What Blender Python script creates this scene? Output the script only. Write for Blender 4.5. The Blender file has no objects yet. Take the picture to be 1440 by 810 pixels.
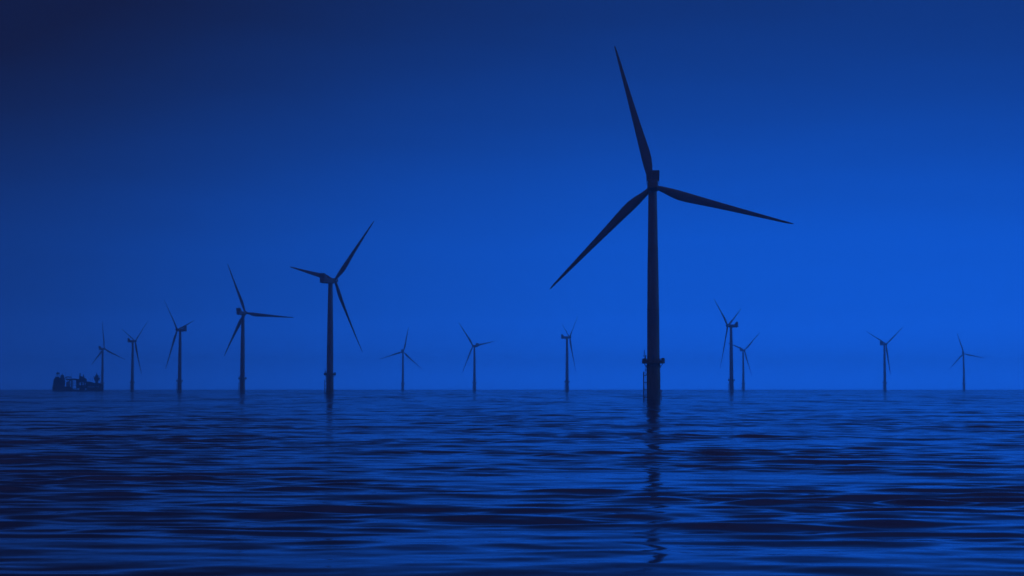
import bpy, math, random
import numpy as np
from mathutils import Vector, Matrix
random.seed(4)
S = bpy.context.scene
COL = S.collection
R = math.radians
PI = math.pi

# ------------------------------------------------------------ camera
CAMH = 4.4
cd = bpy.data.cameras.new("camera")
cam = bpy.data.objects.new("camera", cd)
COL.objects.link(cam)
cd.lens = 60.0
cd.sensor_width = 36.0
cd.clip_start = 0.5
cd.clip_end = 80000.0
cam.location = (0, 0, CAMH)
cam.rotation_euler = (PI / 2 + math.atan((546.5 - 405) / 2400.0), 0, 0)
S.camera = cam

# ------------------------------------------------------------ exposure
S.view_settings.view_transform = 'Standard'
S.view_settings.look = 'None'
S.view_settings.exposure = 0.0
S.view_settings.gamma = 1.0
S.view_settings.use_curve_mapping = False
S.cycles.use_denoising = True
S.cycles.max_bounces = 6
S.cycles.volume_bounces = 3
S.cycles.filter_width = 1.6


# ------------------------------------------------------------ node helpers
def lin(c):
    c /= 255.0
    return c / 12.92 if c <= 0.04045 else ((c + 0.055) / 1.055) ** 2.4


def mathn(nt, op, a, b=None, clamp=False):
    n = nt.nodes.new("ShaderNodeMath")
    n.operation = op
    n.use_clamp = clamp
    for i, v in enumerate((a, b)):
        if v is None:
            continue
        if isinstance(v, (int, float)):
            n.inputs[i].default_value = v
        else:
            nt.links.new(v, n.inputs[i])
    return n.outputs[0]


def curve(nt, val, lo, hi, pts):
    """Smooth curve through pts (x, y), x between lo and hi, y 0..1"""
    m = nt.nodes.new("ShaderNodeMapRange")
    m.inputs['From Min'].default_value = lo
    m.inputs['From Max'].default_value = hi
    nt.links.new(val, m.inputs['Value'])
    n = nt.nodes.new("ShaderNodeFloatCurve")
    c = n.mapping.curves[0]
    xs = [((x - lo) / (hi - lo), y) for x, y in pts]
    c.points[0].location = xs[0]
    c.points[1].location = xs[-1]
    for p in xs[1:-1]:
        c.points.new(*p)
    n.mapping.update()
    nt.links.new(m.outputs[0], n.inputs['Value'])
    return n.outputs[0]


# ------------------------------------------------------------ sky: blue hour, glow low on the right
W = bpy.data.worlds.new("World")
S.world = W
W.use_nodes = True
nt = W.node_tree
nt.nodes.clear()
tc = nt.nodes.new("ShaderNodeTexCoord")
sep = nt.nodes.new("ShaderNodeSeparateXYZ")
nt.links.new(tc.outputs['Generated'], sep.inputs[0])
el = mathn(nt, 'MULTIPLY', mathn(nt, 'ARCSINE', sep.outputs['Z']), 180 / PI)
az = mathn(nt, 'MULTIPLY', mathn(nt, 'ARCTAN2', sep.outputs['X'], sep.outputs['Y']), 180 / PI)
# horizontal strength of the glow, by azimuth
A = curve(nt, az, -180, 180, [(-180, 0.05), (-90, 0.05), (-45, 0.10), (-30, 0.24), (-16.7, 0.50), (-8, 0.74), (0, 0.90),
                             (8, 0.98), (16.7, 1.0), (28, 0.95), (45, 0.70), (75, 0.3), (110, 0.08), (180, 0.05)])
# drop with elevation
V = curve(nt, el, -10, 40, [(-10, 0.0), (0, 0.0), (1.0, 0.0), (3.4, 0.04), (6.45, 0.18), (9.73, 0.42), (12.9, 0.60),
                            (17, 0.74), (24, 0.9), (40, 1.0)])
mp = nt.nodes.new("ShaderNodeMapping")
mp.inputs['Scale'].default_value = (5, 5, 40)
mp.inputs['Rotation'].default_value = (0, R(4), 0)
nt.links.new(tc.outputs['Generated'], mp.inputs[0])
ns = nt.nodes.new("ShaderNodeTexNoise")
ns.inputs['Scale'].default_value = 1.0
ns.inputs['Detail'].default_value = 4
nt.links.new(mp.outputs[0], ns.inputs['Vector'])
L = mathn(nt, 'SUBTRACT', A, V)
L = mathn(nt, 'ADD', L, mathn(nt, 'MULTIPLY', mathn(nt, 'SUBTRACT', ns.outputs['Fac'], 0.5), 0.09), clamp=True)
ramp = nt.nodes.new("ShaderNodeValToRGB")
els = ramp.color_ramp.elements
NAVY, BLUE = (17, 26, 61), (12, 88, 212)
N = 9
for i in range(N):
    t = i / (N - 1)
    c = tuple(lin(a + (b - a) * t) for a, b in zip(NAVY, BLUE)) + (1,)
    e = els[i] if i in (0,) else (els.new(t) if i < N - 1 else els[len(els) - 1])
    e.position = t
    e.color = c
nt.links.new(L, ramp.inputs[0])
# brighter band low on the horizon (it is dimmed again by the haze in front of it)
B = curve(nt, el, -10, 40, [(-10, 0.5), (0, 1.0), (0.5, 0.86), (1.2, 0.52), (2.2, 0.26), (3.4, 0.13), (6.45, 0.07), (12.9, 0.03), (40, 0.0)])
boost = nt.nodes.new("ShaderNodeMix")
boost.data_type = 'RGBA'
boost.blend_type = 'MULTIPLY'
boost.inputs['Factor'].default_value = 1.0
nt.links.new(ramp.outputs[0], boost.inputs['A'])
nt.links.new(mathn(nt, 'ADD', mathn(nt, 'MULTIPLY', B, 3.2), 1.0), boost.inputs['B'])
# paler dusk overhead and behind, away from the glow
UP = curve(nt, el, -90, 90, [(-90, 0.0), (-1, 0.0), (12, 0.0), (28, 0.8), (50, 1.0), (90, 1.0)])
BK = curve(nt, az, -180, 180, [(-180, 1.0), (-120, 0.9), (-60, 0.1), (-30, 0.0), (0, 0.0), (30, 0.0), (60, 0.1), (120, 0.9), (180, 1.0)])
dusk = nt.nodes.new("ShaderNodeMix")
dusk.data_type = 'RGBA'
dusk.blend_type = 'ADD'
nt.links.new(mathn(nt, 'MAXIMUM', UP, BK), dusk.inputs['Factor'])
nt.links.new(boost.outputs['Result'], dusk.inputs['A'])
dusk.inputs['B'].default_value = (0.020, 0.022, 0.078, 1)
bg = nt.nodes.new("ShaderNodeBackground")
bg.inputs['Strength'].default_value = 1.0
nt.links.new(dusk.outputs['Result'], bg.inputs['Color'])
wo = nt.nodes.new("ShaderNodeOutputWorld")
nt.links.new(bg.outputs[0], wo.inputs['Surface'])

# ------------------------------------------------------------ weak low sun through the blue murk, from the right
sl = bpy.data.lights.new("sun", 'SUN')
sl.energy = 0.5
sl.color = (0.03, 0.22, 1.0)
sl.angle = R(8)
sun = bpy.data.objects.new("sun", sl)
COL.objects.link(sun)
_az, _el = R(82), R(24)
_d = -Vector((math.sin(_az) * math.cos(_el), math.cos(_az) * math.cos(_el), math.sin(_el)))
sun.rotation_euler = _d.to_track_quat('-Z', 'Y').to_euler()
sun.location = (800, 200, 500)


# ------------------------------------------------------------ materials
def mat(name, col, rough=0.55, var=0.25, scale=0.6, metallic=0.0, streak=True):
    m = bpy.data.materials.new(name)
    m.use_nodes = True
    t = m.node_tree
    b = t.nodes["Principled BSDF"]
    b.inputs['Metallic'].default_value = metallic
    co = t.nodes.new("ShaderNodeTexCoord")
    ma = t.nodes.new("ShaderNodeMapping")
    ma.inputs['Scale'].default_value = (scale, scale, scale * (0.15 if streak else 1))
    t.links.new(co.outputs['Object'], ma.inputs[0])
    n = t.nodes.new("ShaderNodeTexNoise")
    n.inputs['Scale'].default_value = 2.0
    n.inputs['Detail'].default_value = 6
    t.links.new(ma.outputs[0], n.inputs['Vector'])
    r = t.nodes.new("ShaderNodeValToRGB")
    r.color_ramp.elements[0].position = 0.3
    r.color_ramp.elements[1].position = 0.7
    r.color_ramp.elements[0].color = tuple(c * (1 - var) for c in col) + (1,)
    r.color_ramp.elements[1].color = tuple(min(1, c * (1 + var)) for c in col) + (1,)
    t.links.new(n.outputs['Fac'], r.inputs[0])
    t.links.new(r.outputs[0], b.inputs['Base Color'])
    mr = t.nodes.new("ShaderNodeMapRange")
    mr.inputs['To Min'].default_value = rough - 0.1
    mr.inputs['To Max'].default_value = rough + 0.1
    t.links.new(n.outputs['Fac'], mr.inputs['Value'])
    t.links.new(mr.outputs[0], b.inputs['Roughness'])
    return m


M_PAINT = mat("weathered_grey_paint", (0.27, 0.21, 0.18), 0.6, 0.12, 0.4)
M_BLADE = mat("blade_gelcoat", (0.27, 0.21, 0.18), 0.5, 0.08, 0.3)
M_FOUND = mat("foundation_paint", (0.28, 0.22, 0.14), 0.6, 0.25, 0.8)
M_STEEL = mat("galvanised_steel", (0.18, 0.18, 0.19), 0.5, 0.2, 2.0)
M_PALE = mat("pale_worn_paint", (0.55, 0.66, 0.7), 0.5, 0.1, 1.0)
M_HULL = mat("dark_hull_paint", (0.05, 0.05, 0.06), 0.6, 0.3, 0.2)
M_SHIPW = mat("ship_topside_paint", (0.12, 0.12, 0.12), 0.6, 0.25, 0.2)
M_GLASS = mat("dark_window_glass", (0.02, 0.02, 0.025), 0.15, 0.1, 0.2)


# ------------------------------------------------------------ mesh builder
class MB:
    def __init__(s):
        s.v, s.f = [], []

    def add(s, verts, faces):
        k = len(s.v)
        s.v += [tuple(p) for p in verts]
        s.f += [tuple(i + k for i in q) for q in faces]

    def box(s, x0, x1, y0, y1, z0, z1, bev=0.0):
        if bev:
            # chamfered box as a loft of inset sections
            def sec(z, i):
                a, b, c, d = x0 + i, x1 - i, y0 + i, y1 - i
                g = bev
                return [(a + g, c, z), (b - g, c, z), (b, c + g, z), (b, d - g, z), (b - g, d, z), (a + g, d, z), (a, d - g, z), (a, c + g, z)]
            s.loft([sec(z0, bev * .7), sec(z0 + bev, 0), sec(z1 - bev, 0), sec(z1, bev * .7)])
            return
        v = [(x, y, z) for z in (z0, z1) for y in (y0, y1) for x in (x0, x1)]
        s.add(v, [(0, 2, 3, 1), (4, 5, 7, 6), (0, 1, 5, 4), (2, 6, 7, 3), (0, 4, 6, 2), (1, 3, 7, 5)])

    def loft(s, secs, cap=True):
        n = len(secs[0])
        v = [p for q in secs for p in q]
        f = []
        for i in range(len(secs) - 1):
            for j in range(n):
                a, b = i * n + j, i * n + (j + 1) % n
                f.append((a, b, b + n, a + n))
        if cap:
            f.append(tuple(range(n))[::-1])
            f.append(tuple(range((len(secs) - 1) * n, len(secs) * n)))
        s.add(v, f)

    def lathe(s, prof, n=40, c=(0, 0)):
        s.loft([[(c[0] + r * math.cos(2 * PI * k / n), c[1] + r * math.sin(2 * PI * k / n), z) for k in range(n)] for r, z in prof])

    def tube(s, pts, r, n=8, r2=None):
        pts = [Vector(p) for p in pts]
        secs = []
        for i, p in enumerate(pts):
            d = (pts[min(i + 1, len(pts) - 1)] - pts[max(i - 1, 0)]).normalized()
            u = d.cross(Vector((0, 0, 1)) if abs(d.z) < 0.9 else Vector((1, 0, 0))).normalized()
            w = d.cross(u)
            rr = r if r2 is None else r + (r2 - r) * i / (len(pts) - 1)
            secs.append([p + rr * (math.cos(2 * PI * k / n) * u + math.sin(2 * PI * k / n) * w) for k in range(n)])
        s.loft(secs)

    def ring(s, rad, z, r, n=40, a0=0, a1=2 * PI):
        pts = [(rad * math.cos(a0 + (a1 - a0) * k / n), rad * math.sin(a0 + (a1 - a0) * k / n), z) for k in range(n + 1)]
        s.tube(pts, r, 6)

    def prism(s, poly, y0, y1):
        """outline in x,z pushed between y0 and y1"""
        s.loft([[(x, y0, z) for x, z in poly], [(x, y1, z) for x, z in poly]])

    def build(s, name, material, parent=None, smooth=True):
        me = bpy.data.meshes.new(name)
        me.from_pydata(s.v, [], s.f)
        me.materials.append(material)
        import bmesh
        bm = bmesh.new()
        bm.from_mesh(me)
        bmesh.ops.recalc_face_normals(bm, faces=bm.faces)
        bm.to_mesh(me)
        bm.free()
        if smooth:
            me.shade_smooth()
            me.set_sharp_from_angle(angle=R(32))
        o = bpy.data.objects.new(name, me)
        COL.objects.link(o)
        if parent:
            o.parent = parent
        return o


def tag(o, label=None, cat=None, group=None, kind=None):
    for k, v in (('label', label), ('category', cat), ('group', group), ('kind', kind)):
        if v:
            o[k] = v


# ------------------------------------------------------------ the sea: real wave geometry, finer where it is near
def build_sea():
    rng = np.random.default_rng(31)
    # rings
    rad = [14.0]
    while rad[-1] < 8000:
        r = rad[-1]
        rad.append(r * (1.0018 if r < 650 else 1.006))
    rad = np.array(rad)
    dr = np.gradient(rad)
    # spokes: dense around +Y, coarse behind
    dense = np.radians(np.arange(-30, 30.001, 0.11))
    rest = np.radians(np.arange(34, 327, 4.0))
    ang = np.concatenate([dense, rest])
    win = np.concatenate([np.clip((R(30) - np.abs(dense)) / R(3), 0, 1), np.zeros(len(rest))])
    nr, na = len(rad), len(ang)
    Rr, Aa = np.meshgrid(rad, ang, indexing='ij')
    X, Y = Rr * np.sin(Aa), Rr * np.cos(Aa)
    Z = np.zeros_like(X)
    DX = np.zeros_like(X)
    DY = np.zeros_like(X)
    waves = []
    for k in range(100):
        lam = 0.9 * (7.0 / 0.9) ** rng.random()
        th = rng.normal(0, R(22)) + R(-2)
        slope = 0.0097 * rng.uniform(0.6, 1.4) * (1.15 if 1.5 < lam < 5 else 0.8)
        waves.append((lam, th, slope, rng.random() * 2 * PI))
    for k in range(9):                                  # low swell
        lam = rng.uniform(8, 17)
        waves.append((lam, rng.normal(0, R(14)), 0.0085 * rng.uniform(.6, 1.3), rng.random() * 2 * PI))
    # slow grouping so that wave trains come and go
    G = np.zeros_like(X)
    for k in range(7):
        l = rng.uniform(9, 45)
        t = rng.uniform(0, PI)
        G += np.sin(2 * PI / l * (X * np.sin(t) * .9 + Y * np.cos(t)) + rng.random() * 6.28)
    G = np.clip(1.0 + 0.20 * G, 0.3, 2.2)
    for lam, th, slope, ph in waves:
        k = 2 * PI / lam
        a = slope / k
        w = np.clip((lam / dr - 3.0) / 3.0, 0, 1)[:, None] * win[None, :]
        arg = k * (X * math.sin(th) + Y * math.cos(th)) + ph
        aw = a * w * (G if lam < 9 else 1.0)
        Z += aw * np.cos(arg)
        s = aw * np.sin(arg) * 0.8
        DX -= s * math.sin(th)
        DY -= s * math.cos(th)
    V = np.stack([X + DX, Y + DY, Z], -1).reshape(-1, 3)
    V = np.concatenate([V, [[0, 0, 0]]])
    i, j = np.meshgrid(np.arange(nr - 1), np.arange(na), indexing='ij')
    jn = (j + 1) % na
    F = np.stack([i * na + j, (i + 1) * na + j, (i + 1) * na + jn, i * na + jn], -1).reshape(-1, 4)
    tri = np.stack([np.full(na, nr * na), np.arange(na), (np.arange(na) + 1) % na], -1)
    me = bpy.data.meshes.new("sea")
    nq, ntri = len(F), len(tri)
    me.vertices.add(len(V))
    me.vertices.foreach_set("co", V.astype(np.float32).ravel())
    me.loops.add(nq * 4 + ntri * 3)
    me.loops.foreach_set("vertex_index", np.concatenate([F.ravel(), tri.ravel()]).astype(np.int32))
    me.polygons.add(nq + ntri)
    me.polygons.foreach_set("loop_start", np.concatenate([np.arange(nq) * 4, nq * 4 + np.arange(ntri) * 3]).astype(np.int32))
    me.update(calc_edges=True)
    me.shade_smooth()
    # how much of the wave slope is finer than the mesh there
    fa = np.clip((Rr - 160.0) / 700.0, 0, 1)
    fa = np.maximum(fa * fa * (3 - 2 * fa), 1 - win[None, :])
    at = me.attributes.new("unresolved", 'FLOAT', 'POINT')
    at.data.foreach_set("value", np.append(fa.ravel(), 1.0).astype(np.float32))
    o = bpy.data.objects.new("sea", me)
    COL.objects.link(o)
    tag(o, kind='structure')
    m = bpy.data.materials.new("sea_water")
    m.use_nodes = True
    t = m.node_tree
    b = t.nodes["Principled BSDF"]
    b.inputs['Base Color'].default_value = (0.05, 0.055, 0.09, 1)
    b.inputs['Roughness'].default_value = 0.07
    b.inputs['IOR'].default_value = 1.3
    co = t.nodes.new("ShaderNodeTexCoord")
    far = t.nodes.new("ShaderNodeAttribute")
    far.attribute_name = "unresolved"
    geo = t.nodes.new("ShaderNodeNewGeometry")
    last = geo.outputs['Normal']
    # ripples as a slope field: (frequency along x, along y, rms slope near, rms slope far)
    for fx, fy, near, dist in ((0.05, 0.007, 0.0, 0.05), (0.10, 0.022, 0.0, 0.05), (0.3, 0.9, 0.004, 0.05), (1.4, 4.0, 0.006, 0.0)):
        ma = t.nodes.new("ShaderNodeMapping")
        ma.inputs['Scale'].default_value = (fx, fy, 1)
        ma.inputs['Rotation'].default_value = (0, 0, R(random.uniform(-5, 5)))
        t.links.new(co.outputs['Object'], ma.inputs[0])
        n = t.nodes.new("ShaderNodeTexNoise")
        n.inputs['Scale'].default_value = 1.0
        n.inputs['Detail'].default_value = 2
        n.inputs['Distortion'].default_value = 0.3
        t.links.new(ma.outputs[0], n.inputs['Vector'])
        sb = t.nodes.new("ShaderNodeVectorMath")
        sb.operation = 'SUBTRACT'
        sb.inputs[1].default_value = (0.5, 0.5, 0.5)
        t.links.new(n.outputs['Color'], sb.inputs[0])
        ax = t.nodes.new("ShaderNodeVectorMath")
        ax.operation = 'MULTIPLY'
        ax.inputs[1].default_value = (0.3, 1.0, 0.0)
        t.links.new(sb.outputs[0], ax.inputs[0])
        amp = t.nodes.new("ShaderNodeMapRange")
        amp.inputs['To Min'].default_value = near / 0.11
        amp.inputs['To Max'].default_value = dist / 0.11
        t.links.new(far.outputs['Fac'], amp.inputs['Value'])
        sc = t.nodes.new("ShaderNodeVectorMath")
        sc.operation = 'SCALE'
        t.links.new(ax.outputs[0], sc.inputs[0])
        t.links.new(amp.outputs[0], sc.inputs['Scale'])
        ad = t.nodes.new("ShaderNodeVectorMath")
        ad.operation = 'ADD'
        t.links.new(last, ad.inputs[0])
        t.links.new(sc.outputs[0], ad.inputs[1])
        last = ad.outputs[0]
    nm = t.nodes.new("ShaderNodeVectorMath")
    nm.operation = 'NORMALIZE'
    t.links.new(last, nm.inputs[0])
    t.links.new(nm.outputs[0], b.inputs['Normal'])
    ro = t.nodes.new("ShaderNodeMapRange")
    ro.inputs['To Min'].default_value = 0.075
    ro.inputs['To Max'].default_value = 0.10
    t.links.new(far.outputs['Fac'], ro.inputs['Value'])
    t.links.new(ro.outputs[0], b.inputs['Roughness'])
    me.materials.append(m)
    return o


build_sea()

# ------------------------------------------------------------ haze over the water
hz = MB()
hz.box(-9000, 9000, -9000, 9000, -9.0, 158.0)
hm = bpy.data.materials.new("haze_air")
hm.use_nodes = True
t = hm.node_tree
t.nodes.clear()
pv = t.nodes.new("ShaderNodeVolumePrincipled")
pv.inputs['Color'].default_value = (0.70, 0.96, 0.98, 1)
pv.inputs['Density'].default_value = 2.35e-4
pv.inputs['Anisotropy'].default_value = 0.85
om = t.nodes.new("ShaderNodeOutputMaterial")
t.links.new(pv.outputs[0], om.inputs['Volume'])
hzo = hz.build("haze", hm, smooth=False)
tag(hzo, "thin blue haze lying over the sea", "haze", kind='stuff')

# ------------------------------------------------------------ wind turbine
HUB = 88.0          # hub height
BLADE = 59.5        # rotor radius of the blade mesh
OVER = 4.8          # rotor plane in front of the tower axis
TILT = R(6)


def blade_mesh():
    mb = MB()
    # span fraction, chord, relative thickness, twist deg, axis position (fraction of chord from the leading edge)
    st = [(0.022, 2.1, 1.0, 0, .5), (0.05, 2.15, .98, 8, .5), (0.09, 2.7, .72, 11, .44), (0.14, 3.6, .48, 10, .37), (0.19, 4.05, .36, 8.5, .33),
          (0.25, 3.95, .30, 7, .31), (0.33, 3.5, .26, 5.2, .31), (0.44, 2.9, .23, 3.6, .31), (0.56, 2.35, .21, 2.2, .31), (0.68, 1.88, .19, 1.2, .31),
          (0.80, 1.42, .18, .5, .31), (0.90, 1.02, .18, 0, .31), (0.96, .74, .17, -.3, .33), (0.99, .42, .16, -.5, .4), (1.0, .12, .2, -.5, .45)]
    n = 22
    secs = []
    for fr, c, th, tw, ax in st:
        z = fr * BLADE
        b = R(tw)
        sec = []
        for k in range(n):
            a = 2 * PI * k / n
            x = 0.5 * (1 - math.cos(a))           # 0 leading edge .. 1 trailing edge
            up = 1 if a <= PI else -1
            circ = math.sqrt(max(0, 0.25 - (x - .5) ** 2))
            naca = 5 * (0.2969 * math.sqrt(x) - .126 * x - .3516 * x * x + .2843 * x ** 3 - .1036 * x ** 4)
            blend = min(1, max(0, (fr - .04) / .14))
            y = up * th * c * ((1 - blend) * circ + blend * naca)
            xx = (x - ax) * c
            # leading edge turned into the wind (+y), trailing edge away
            sec.append((xx * math.cos(b) + y * math.sin(b), -xx * math.sin(b) + y * math.cos(b), z))
        secs.append(sec)
    mb.loft(secs)
    return mb


def rrect(hw, z0, z1, y, g, n=4):
    """rounded rectangle in x,z at depth y"""
    pts = []
    for cx, cz, a0 in ((hw - g, z1 - g, 0), (-hw + g, z1 - g, 90), (-hw + g, z0 + g, 180), (hw - g, z0 + g, 270)):
        for k in range(n + 1):
            a = R(a0 + 90 * k / n)
            pts.append((cx + g * math.cos(a), y, cz + g * math.sin(a)))
    return pts


def local_frame(root, origin, xa, ya, za, sc=1.0):
    m = Matrix((xa, ya, za)).transposed().to_4x4()
    return root.matrix_basis.inverted() @ (Matrix.Translation(origin) @ m @ Matrix.Diagonal((sc, sc, sc, 1)))


def make_turbine():
    root = bpy.data.objects.new("wind_turbine", None)
    COL.objects.link(root)
    # foundation
    tp = MB()
    tp.lathe([(2.65, -7), (2.65, .2), (2.82, .6), (2.82, 13.6), (3.0, 13.7), (3.0, 14.0), (2.82, 14.1), (2.82, 15.2), (2.75, 15.3)])
    tp.build("transition_piece", M_FOUND, root)
    tw = MB()
    tw.lathe([(2.68, 15.3), (2.68, 15.9), (2.58, 16), (2.54, 24), (2.47, 36.9), (2.51, 37.0), (2.51, 37.3), (2.43, 37.4), (2.25, 55), (2.13, 61.9),
              (2.17, 62.0), (2.17, 62.3), (2.09, 62.4), (1.92, 75), (1.74, HUB - 2.3)], 48)
    tw.build("tower", M_PAINT, root)
    dr_ = MB()
    dr_.box(-.5, .5, -2.6, -2.3, 15.9, 18.2, .05)
    dr_.build("door", M_STEEL, root)
    # work platform
    pf = MB()
    pf.loft([[(r * math.cos(2 * PI * k / 32), r * math.sin(2 * PI * k / 32), z) for k in range(32)] for r, z in ((4.6, 14.75), (4.72, 14.85), (4.72, 15.3), (4.66, 15.35))])
    for k in range(8):
        a = 2 * PI * (k + .5) / 8
        c, s_ = math.cos(a), math.sin(a)
        pf.tube([(2.7 * c, 2.7 * s_, 12.6), (4.3 * c, 4.3 * s_, 14.95)], .13)
        pf.tube([(2.7 * c, 2.7 * s_, 14.85), (4.4 * c, 4.4 * s_, 14.85)], .12)
    pfo = pf.build("work_platform", M_FOUND, root)
    ra = MB()
    for z in (15.45, 15.75, 16.05, 16.35, 16.6):
        ra.ring(4.64, z, .05)
    for k in range(56):
        a = 2 * PI * k / 56
        ra.tube([(4.64 * math.cos(a), 4.64 * math.sin(a), 15.3), (4.64 * math.cos(a), 4.64 * math.sin(a), 16.62)], .05, 6)
    ra.loft([[(r * math.cos(2 * PI * k / 40), r * math.sin(2 * PI * k / 40), z) for k in range(40)] for r, z in
             ((4.56, 15.36), (4.56, 15.98), (4.60, 15.98), (4.60, 15.36))], cap=False)
    ra.build("railing", M_FOUND, pfo)
    cb = MB()
    cb.box(3.3, 4.45, -1.3, .3, 15.36, 17.0, .06)
    cb.build("cabinet", M_STEEL, pfo)
    cb = MB()
    cb.box(-4.4, -2.8, -1.9, .2, 15.36, 16.75, .06)
    cb.box(-3.9, -3.0, -1.7, -.8, 16.75, 16.9, .04)
    cb.build("cabinet", M_STEEL, pfo)
    # davit crane on the platform
    dv = MB()
    dv.tube([(-3.3, -1.2, 16.6), (-3.36, -1.2, 17.4)], .26, 10)
    dv.tube([(-3.36, -1.2, 17.4), (-3.75, -1.3, 20.4)], .17, 8, .10)
    dv.tube([(-4.2, -1.3, 17.75), (-2.75, -1.2, 17.85)], .17, 8)
    dv.tube([(-4.15, -1.3, 17.75), (-3.75, -1.3, 20.35)], .045, 6)
    dv.build("davit_crane", M_STEEL, root)
    # boat landing: two fender tubes, struts and the ladder between them
    bl = MB()
    for y in (-1.0, 0.9):
        bl.tube([(-4.0, y, -4), (-4.0, y, 11.0), (-3.85, y, 11.35)], .27, 10)
        for z in (0.8, 4.0, 6.9, 9.6):
            bl.tube([(-4.0, y, z), (-2.5, y * .8, z + (.6 if z > 9 else 0))], .17, 8)
    for z in (4.0, 9.6):
        bl.tube([(-4.0, -1.0, z), (-4.0, .9, z)], .12, 8)
    blo = bl.build("boat_landing", M_FOUND, root)
    ld = MB()
    for y in (-.35, .25):
        ld.tube([(-3.25, y, -2), (-3.25, y, 15.3)], .09, 6)
    z = -1.5
    while z < 15.2:
        ld.tube([(-3.25, -.35, z), (-3.25, .25, z)], .035, 5)
        z += .32
    for z in (10.6, 12.2, 13.8):
        ld.tube([(-3.25, -.3, z), (-2.6, -.3, z)], .08, 6)
        ld.tube([(-3.25, .2, z), (-2.6, .2, z)], .08, 6)
    ld.box(-3.7, -2.7, -.9, .8, 11.9, 12.05)
    ld.build("ladder", M_FOUND, blo)
    # pale cable tube and its bracket on the other side
    jt = MB()
    jt.tube([(3.12, -.7, -5), (3.12, -.7, 3.2), (2.95, -.68, 3.75), (2.6, -.6, 3.9)], .2, 10)
    jto = jt.build("cable_tube", M_PALE, root)
    br = MB()
    br.box(2.35, 3.55, -1.3, -.55, 3.3, 3.85, .05)
    br.build("bracket", M_PALE, jto)
    # nacelle, along +Y towards the rotor
    nc = MB()
    nc.loft([rrect(1.6, -1.5, 1.6, -9.6, .4), rrect(1.95, -1.85, 1.85, -9.2, .45), rrect(2.15, -2.1, 2.0, -7.5, .45), rrect(2.15, -2.1, 2.0, 1.6, .45),
             rrect(1.95, -1.9, 1.85, 2.6, .6), rrect(1.65, -1.65, 1.65, 3.0, .7)])
    nc.lathe([(1.75, -2.75), (1.75, -2.2), (1.6, -1.9)], 32)
    nco = nc.build("nacelle", M_PAINT, root)
    co = MB()
    # raised cooler across the rear with swept side fins
    co.loft([[(-2.55, -8.6, 1.2), (2.55, -8.6, 1.2), (2.55, -7.9, 1.2), (-2.55, -7.9, 1.2)],
             [(-2.7, -9.0, 3.4), (2.7, -9.0, 3.4), (2.7, -8.3, 3.4), (-2.7, -8.3, 3.4)],
             [(-2.72, -9.3, 5.3), (2.72, -9.3, 5.3), (2.72, -8.5, 5.3), (-2.72, -8.5, 5.3)],
             [(-2.5, -9.3, 5.55), (2.5, -9.3, 5.55), (2.5, -8.6, 5.55), (-2.5, -8.6, 5.55)]])
    for x in (-2.58, 2.46):
        pts = [(-9.0, -.4), (-6.9, -.2), (-5.6, 1.6), (-6.6, 3.2), (-7.9, 5.2), (-9.2, 5.2), (-8.9, 3.0)]
        co.loft([[(x, y, z) for y, z in pts], [(x + .12, y, z) for y, z in pts]])
    coo = co.build("cooler", M_PAINT, nco)
    sm = MB()
    sm.tube([(-.45, -8.9, 5.5), (-.45, -8.9, 6.9)], .06, 6)
    sm.tube([(-.75, -8.9, 6.55), (-.1, -8.9, 6.55)], .04, 6)
    sm.build("sensor_mast", M_STEEL, nco)
    # hub (spinner), z along the rotor axis here
    hb = MB()
    hb.lathe([(1.5, -1.75), (1.85, -1.5), (1.95, -.6), (1.95, .7), (1.75, 1.5), (1.3, 2.15), (.6, 2.5), (.08, 2.6)], 36)
    hb.build("hub", M_PAINT, root)
    bm_ = blade_mesh()
    bo = bm_.build("blade", M_BLADE, root)
    for k in range(2):
        c = bo.copy()
        COL.objects.link(c)
        c.parent = root
    return root


def copy_tree(o, parent=None):
    c = o.copy()
    COL.objects.link(c)
    c.parent = parent
    for ch in list(o.children):
        copy_tree(ch, c)
    return c


def bent_blade(src, bend, pitch, cache={}):
    """blade bent towards the wind by `bend` metres at its tip"""
    key = (round(bend, 1), pitch)
    if key not in cache:
        me = src.copy()
        n = len(me.vertices)
        co = np.empty(n * 3, np.float32)
        me.vertices.foreach_get("co", co)
        co = co.reshape(-1, 3)
        f = co[:, 2] / BLADE
        off = bend * (0.6 * f + 0.4 * f * f)
        co[:, 0] -= off * math.sin(R(pitch))
        co[:, 1] += off * math.cos(R(pitch))
        me.vertices.foreach_set("co", co.ravel())
        me.update()
        cache[key] = me
    return cache[key]


def set_turbine(root, X, D, yaw, phi, rad, bend, pitch):
    root.location = (X, D, 0)
    root.rotation_euler = (0, 0, -math.atan2(X, D))
    root.matrix_basis = Matrix.Translation((X, D, 0)) @ Matrix.Rotation(-math.atan2(X, D), 4, 'Z')
    y, p = R(yaw), R(phi)
    ah = Vector((math.sin(y), math.cos(y), 0))
    s = Vector((math.cos(y), -math.sin(y), 0))
    a = ah * math.cos(TILT) + Vector((0, 0, math.sin(TILT)))
    u = s.cross(a)
    top = Vector((X, D, HUB))
    hub = top + a * OVER
    k = 0
    for ch in root.children:
        nm = ch.name.split('.')[0]
        if nm == 'nacelle':
            ch.matrix_basis = local_frame(root, top, s, ah, Vector((0, 0, 1)))
        elif nm == 'hub':
            ch.matrix_basis = local_frame(root, hub, s, -u, a)
        elif nm == 'blade':
            q = p + k * 2 * PI / 3
            rr = s * math.cos(q) + u * math.sin(q)
            tcw = s * math.sin(q) - u * math.cos(q)
            ch.data = bent_blade(BLADE_MESH, bend, pitch)
            b = R(pitch)
            ch.matrix_basis = local_frame(root, hub, tcw * math.cos(b) - a * math.sin(b), a * math.cos(b) + tcw * math.sin(b), rr, rad / BLADE)
            k += 1


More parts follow.
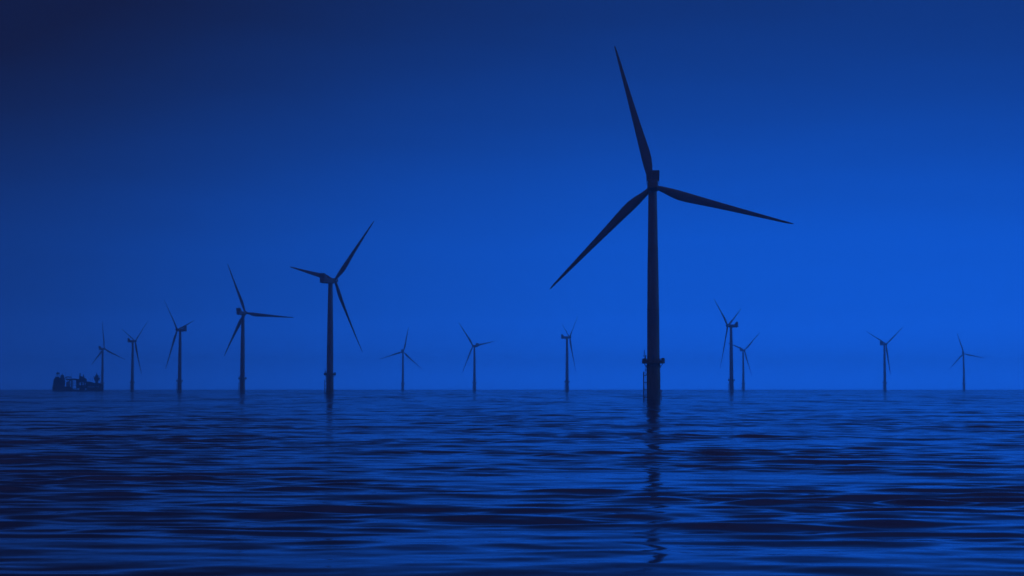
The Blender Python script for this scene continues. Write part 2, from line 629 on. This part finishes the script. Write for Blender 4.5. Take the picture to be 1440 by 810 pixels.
TURBINES = [
    (58.2, 703, 3.8, 104.8, 60.89, 3.5, "nearest and largest dark wind turbine, right of centre, its reflection broken up by the waves"),
    (-141.1, 1324, 40.5, 47.4, 59.8, 7.0, "second largest wind turbine, left of centre, one blade raised to the upper right"),
    (-298.8, 1894, 26.1, 113.8, 60.30, 5.0, "dark wind turbine next left of the second largest, one blade level to the right"),
    (-474.9, 2442, -73.5, 15.3, 59.31, 4.0, "side-on wind turbine at left, nacelle right of its tower, two blades showing left"),
    (-672.9, 3029, 49.8, 36.6, 59.26, 3.5, "side-on wind turbine at left, nacelle left of its tower, nearest right of the ship"),
    (-862.8, 3599, 32.9, 96.2, 59.04, 5.0, "leftmost wind turbine, standing behind the end of the dark ship"),
    (-249.5, 3906, 6.8, 77.1, 57.5, 1.0, "small hazy wind turbine facing straight on, first one right of the second largest turbine"),
    (-73.7, 3354, -40.1, 9.8, 58.06, 3.5, "small hazy wind turbine between the two largest, one blade raised to the upper left"),
    (90.2, 2800, 75.8, 34.4, 57.5, 3.5, "side-on hazy wind turbine just left of the largest one, nacelle left of its tower"),
    (292.9, 2281, -61.4, 25.5, 58.72, 3.5, "side-on dark wind turbine just right of the largest one, nacelle right of its tower"),
    (507.1, 3746, 47.9, 41.4, 57.5, 5.0, "faint wind turbine close behind the side-on dark turbine, its blade crossing that tower"),
    (705.0, 3232, 58.0, 33.5, 58.0, 1.0, "hazy wind turbine far right, second from the right edge, blades in a wide V"),
    (1084.9, 4103, 22.0, 107.0, 53.0, 3.0, "faintest wind turbine, nearest the right edge of the picture"),
]
proto = make_turbine()
BLADE_MESH = next(c for c in proto.children if c.name.startswith('blade')).data
turb = [proto] + [copy_tree(proto) for _ in TURBINES[1:]]
for o, (X, D, yw, ph, rd, bd, lab) in zip(turb, TURBINES):
    # blades of some are turned further into or out of the wind
    pitch = {1324: -14, 2442: -22, 2281: -8, 2800: 15, 3029: 20, 3232: 20, 4103: 12}.get(D, 0)
    set_turbine(o, X, D, yw, ph, rd, bd, pitch)
    tag(o, lab, "wind turbine", "wind turbines standing in the sea")


# ------------------------------------------------------------ work ship on the horizon
def make_ship():
    root = bpy.data.objects.new("work_ship", None)
    COL.objects.link(root)
    h = MB()
    # hull: outline in x,z with flare, 18 m beam
    def hull_sec(y, k):
        return [(1.2 + 4 * k, y, -4), (82.5 - 3 * k, y, -4), (85.5 - 1.5 * k, y, 2.0), (85.6 - 1.5 * k, y, 6.8), (58.0, y, 6.8), (57.2, y, 2.6), (38.5, y, 2.6),
                (33.5, y, 3.8), (30.5, y, 7.6), (20.5, y, 8.2), (19.5, y, 10.5), (0.9 + 2 * k, y, 10.5), (0.0 + 3 * k, y, 6.0), (.2 + 4 * k, y, 0)]
    h.loft([hull_sec(-9, 1), hull_sec(-7.5, 0), hull_sec(7.5, 0), hull_sec(9, 1)])
    h.build("hull", M_SHIPW, root, smooth=False)
    bw = MB()
    bw.prism([(35.5, 4.7), (57.4, 4.7), (57.4, 5.3), (35.5, 5.3)], -8.9, -8.7)
    bw.prism([(35.5, 4.7), (57.4, 4.7), (57.4, 5.3), (35.5, 5.3)], 8.7, 8.9)
    for k in range(8):
        x = 36 + k * 3
        for y in (-8.85, 8.75):
            bw.box(x, x + .5, y, y + .1, 2.4, 4.7)
    bw.build("bulwark", M_HULL, root, smooth=False)
    ac = MB()
    ac.prism([(.9, 10.5), (1.4, 15), (2.4, 20.5), (3.4, 22.6), (19.8, 22.6), (20.4, 18), (20.6, 10.5)], -8.2, 8.2)
    aco = ac.build("accommodation_block", M_HULL, root, smooth=False)
    wh = MB()
    wh.prism([(4.2, 22.6), (4.6, 25.0), (10.6, 25.0), (11.2, 22.6)], -7, 7)
    who = wh.build("wheelhouse", M_SHIPW, root, smooth=False)
    wi = MB()
    wi.prism([(4.4, 23.4), (4.55, 24.5), (10.7, 24.5), (10.9, 23.4)], -7.08, 7.08)
    wi.build("window", M_GLASS, who, smooth=False)
    for z in (13.2, 16.2, 19.2):
        wn = MB()
        for k in range(7):
            wn.box(5 + k * 2.1, 5.9 + k * 2.1, -8.26, -8.1, z, z + .9)
        wn.build("window", M_GLASS, aco, smooth=False)
    ms = MB()
    ms.tube([(7.6, 0, 25), (7.6, 0, 34.5)], .45, 8, .2)
    ms.tube([(10.4, 0, 25), (10.4, 0, 33.2)], .35, 8, .2)
    ms.box(6.2, 9.2, -1.5, 1.5, 29.2, 32.4, .4)
    ms.box(9.3, 11.6, -1.2, 1.2, 29.6, 32.0, .3)
    ms.box(5.8, 8.0, -2, 2, 27.5, 27.8)
    ms.build("mast", M_HULL, root)
    fn = MB()
    fn.loft([[(12.8, -3, 22.6), (19.4, -3, 22.6), (19.4, 3, 22.6), (12.8, 3, 22.6)], [(13.2, -2.6, 26.5), (18.8, -2.6, 26.5), (18.8, 2.6, 26.5), (13.2, 2.6, 26.5)],
             [(14.6, -2, 28.4), (17.6, -2, 28.4), (17.6, 2, 28.4), (14.6, 2, 28.4)]])
    fn.tube([(15.6, 0, 28), (15.9, 0, 30.6)], .5, 8)
    fn.build("funnel", M_HULL, root, smooth=False)
    an = MB()
    an.tube([(21.0, 2, 22.4), (21.2, 2, 33.2)], .25, 6, .12)
    an.tube([(20.2, 2, 31.8), (22.6, 2, 32.4)], .14, 6)
    an.build("aerial", M_STEEL, root)
    # forward gantry with a folded boom
    g = MB()
    g.box(22, 41.0, -1.6, 1.6, 19.0, 21.6)
    for x in (28.4, 31.4):
        for y in (-4, 4):
            g.tube([(x, y, 5), (x, y, 19.4)], .75, 8)
    for x in (33.6, 40):
        for y in (-4, 4):
            g.tube([(x, y, 3), (x, y, 19.4)], .45, 8)
    g.tube([(24.5, -4, 15.0), (31, -4, 19)], .5, 6)
    g.tube([(24.2, -4, 18.6), (31, -4, 11)], .45, 6)
    for z in (9.6, 12.6, 15.4):
        g.tube([(31, -4, z), (41, -4, z)], .42, 6)
    g.build("gantry", M_SHIPW, root, smooth=False)
    bo = MB()
    bo.tube([(20.5, 0, 22.2), (24, 0, 24.6), (31.5, 0, 24.0)], .95, 8)
    bo.tube([(31.0, 0, 21), (31.6, 0, 30.0)], .28, 6, .12)
    bo.build("boom", M_SHIPW, root)
    ca = MB()
    ca.box(22.4, 27.2, 1.5, 6.5, 8.0, 16.4, .3)
    ca.build("deck_cabin", M_PALE, root, smooth=False)
    # working tower amidships
    wt = MB()
    wt.box(40.5, 57.0, -5, 5, 15.0, 20.8, .3)
    wt.prism([(44, 20.6), (45, 26), (46.0, 26.5), (51, 24.5), (55.5, 21.8), (57.5, 20.6)], -3.5, 3.5)
    for x0, x1 in ((40.6, 45.2), (47.2, 50.4), (51.6, 54.2), (55.2, 58.4)):
        wt.box(x0, x1, -4.6, 4.6, 6.0, 15.2)
    wt.box(40.6, 58, -4.7, 4.7, 5.2, 10.4)
    wt.box(45, 54, -4.2, 4.2, 2.4, 6.4)
    wt.build("working_tower", M_HULL, root, smooth=False)
    for pts, r, nm in (([(45.4, 0, 24), (45.8, 0, 31.4)], 1.5, "winch_frame"), ([(51.2, 0, 23), (51.6, 0, 28.6)], 1.2, "winch_frame")):
        c = MB()
        c.tube(pts, r, 8, r * .5)
        c.tube([(pts[0][0] - .4, 2, 22), (pts[1][0] + 3, 1, 26)], .3, 6)
        c.build(nm, M_HULL, root)
    # after deckhouse
    dh = MB()
    dh.prism([(57.4, 8.3), (57.4, 16.4), (60, 16.6), (66, 15.6), (70, 14.2), (79.5, 13.8), (82.4, 11.8), (85.0, 11.4), (85.3, 8.3)], -7.5, 7.5)
    dh.build("deckhouse", M_HULL, root, smooth=False)
    pl = MB()
    for k in range(12):
        x = 58 + k * 2.45
        pl.box(x, x + (1.2 if k not in (5, 8) else 2.4), -7.9, 7.9, 6.7, 8.35)
    pl.build("deck_support", M_HULL, root, smooth=False)
    # pedestal crane at the stern
    cr = MB()
    cr.tube([(74, 0, 13.5), (74, 0, 21)], 2.6, 12)
    cr.box(70.4, 77.6, -3, 3, 18.4, 20.6, .3)
    cr.box(69.2, 76.4, -2.8, 2.8, 20.6, 25.2, .4)
    cr.box(76.2, 79.4, -2, 2, 20.2, 23.6, .3)
    cr.box(71.0, 76.8, -2.2, 2.2, 25.2, 27.6, .4)
    cr.box(72.4, 74.8, -1, 1, 27.6, 30.2, .3)
    cr.tube([(73.4, 0, 29), (73.5, 0, 32.4)], .5, 6)
    cro = cr.build("crane", M_HULL, root, smooth=False)
    jb = MB()
    for s in (-1, 1):
        jb.tube([(72, s * 1.2, 20), (80.2, s * 1.0, 27.6)], .3, 6)
        jb.tube([(74, s * 1.2, 19), (79.8, s * 1.0, 18.2)], .4, 6)
        jb.tube([(72, s * 1.2, 22), (67.6, s, 26.2)], .3, 6)
    jb.build("jib", M_HULL, cro)
    for x, z in ((62.8, 22.6), (66.2, 24.0), (70.0, 25.8)):
        m = MB()
        m.tube([(x, 3, 14), (x, 3, z)], .22, 6, .15)
        m.tube([(x - .9, 3, z - 1.6), (x + .8, 3, z - 1.5)], .15, 6)
        m.build("light_mast", M_STEEL, root)
    return root


ship = make_ship()
SD = 2950.0
sx = (75.0 - 720) * SD / 2400.0
ship.location = (sx, SD, 0)
ship.rotation_euler = (0, 0, R(12))
tag(ship, "dark work ship with tall bow block and deck cranes on the horizon at far left", "ship")
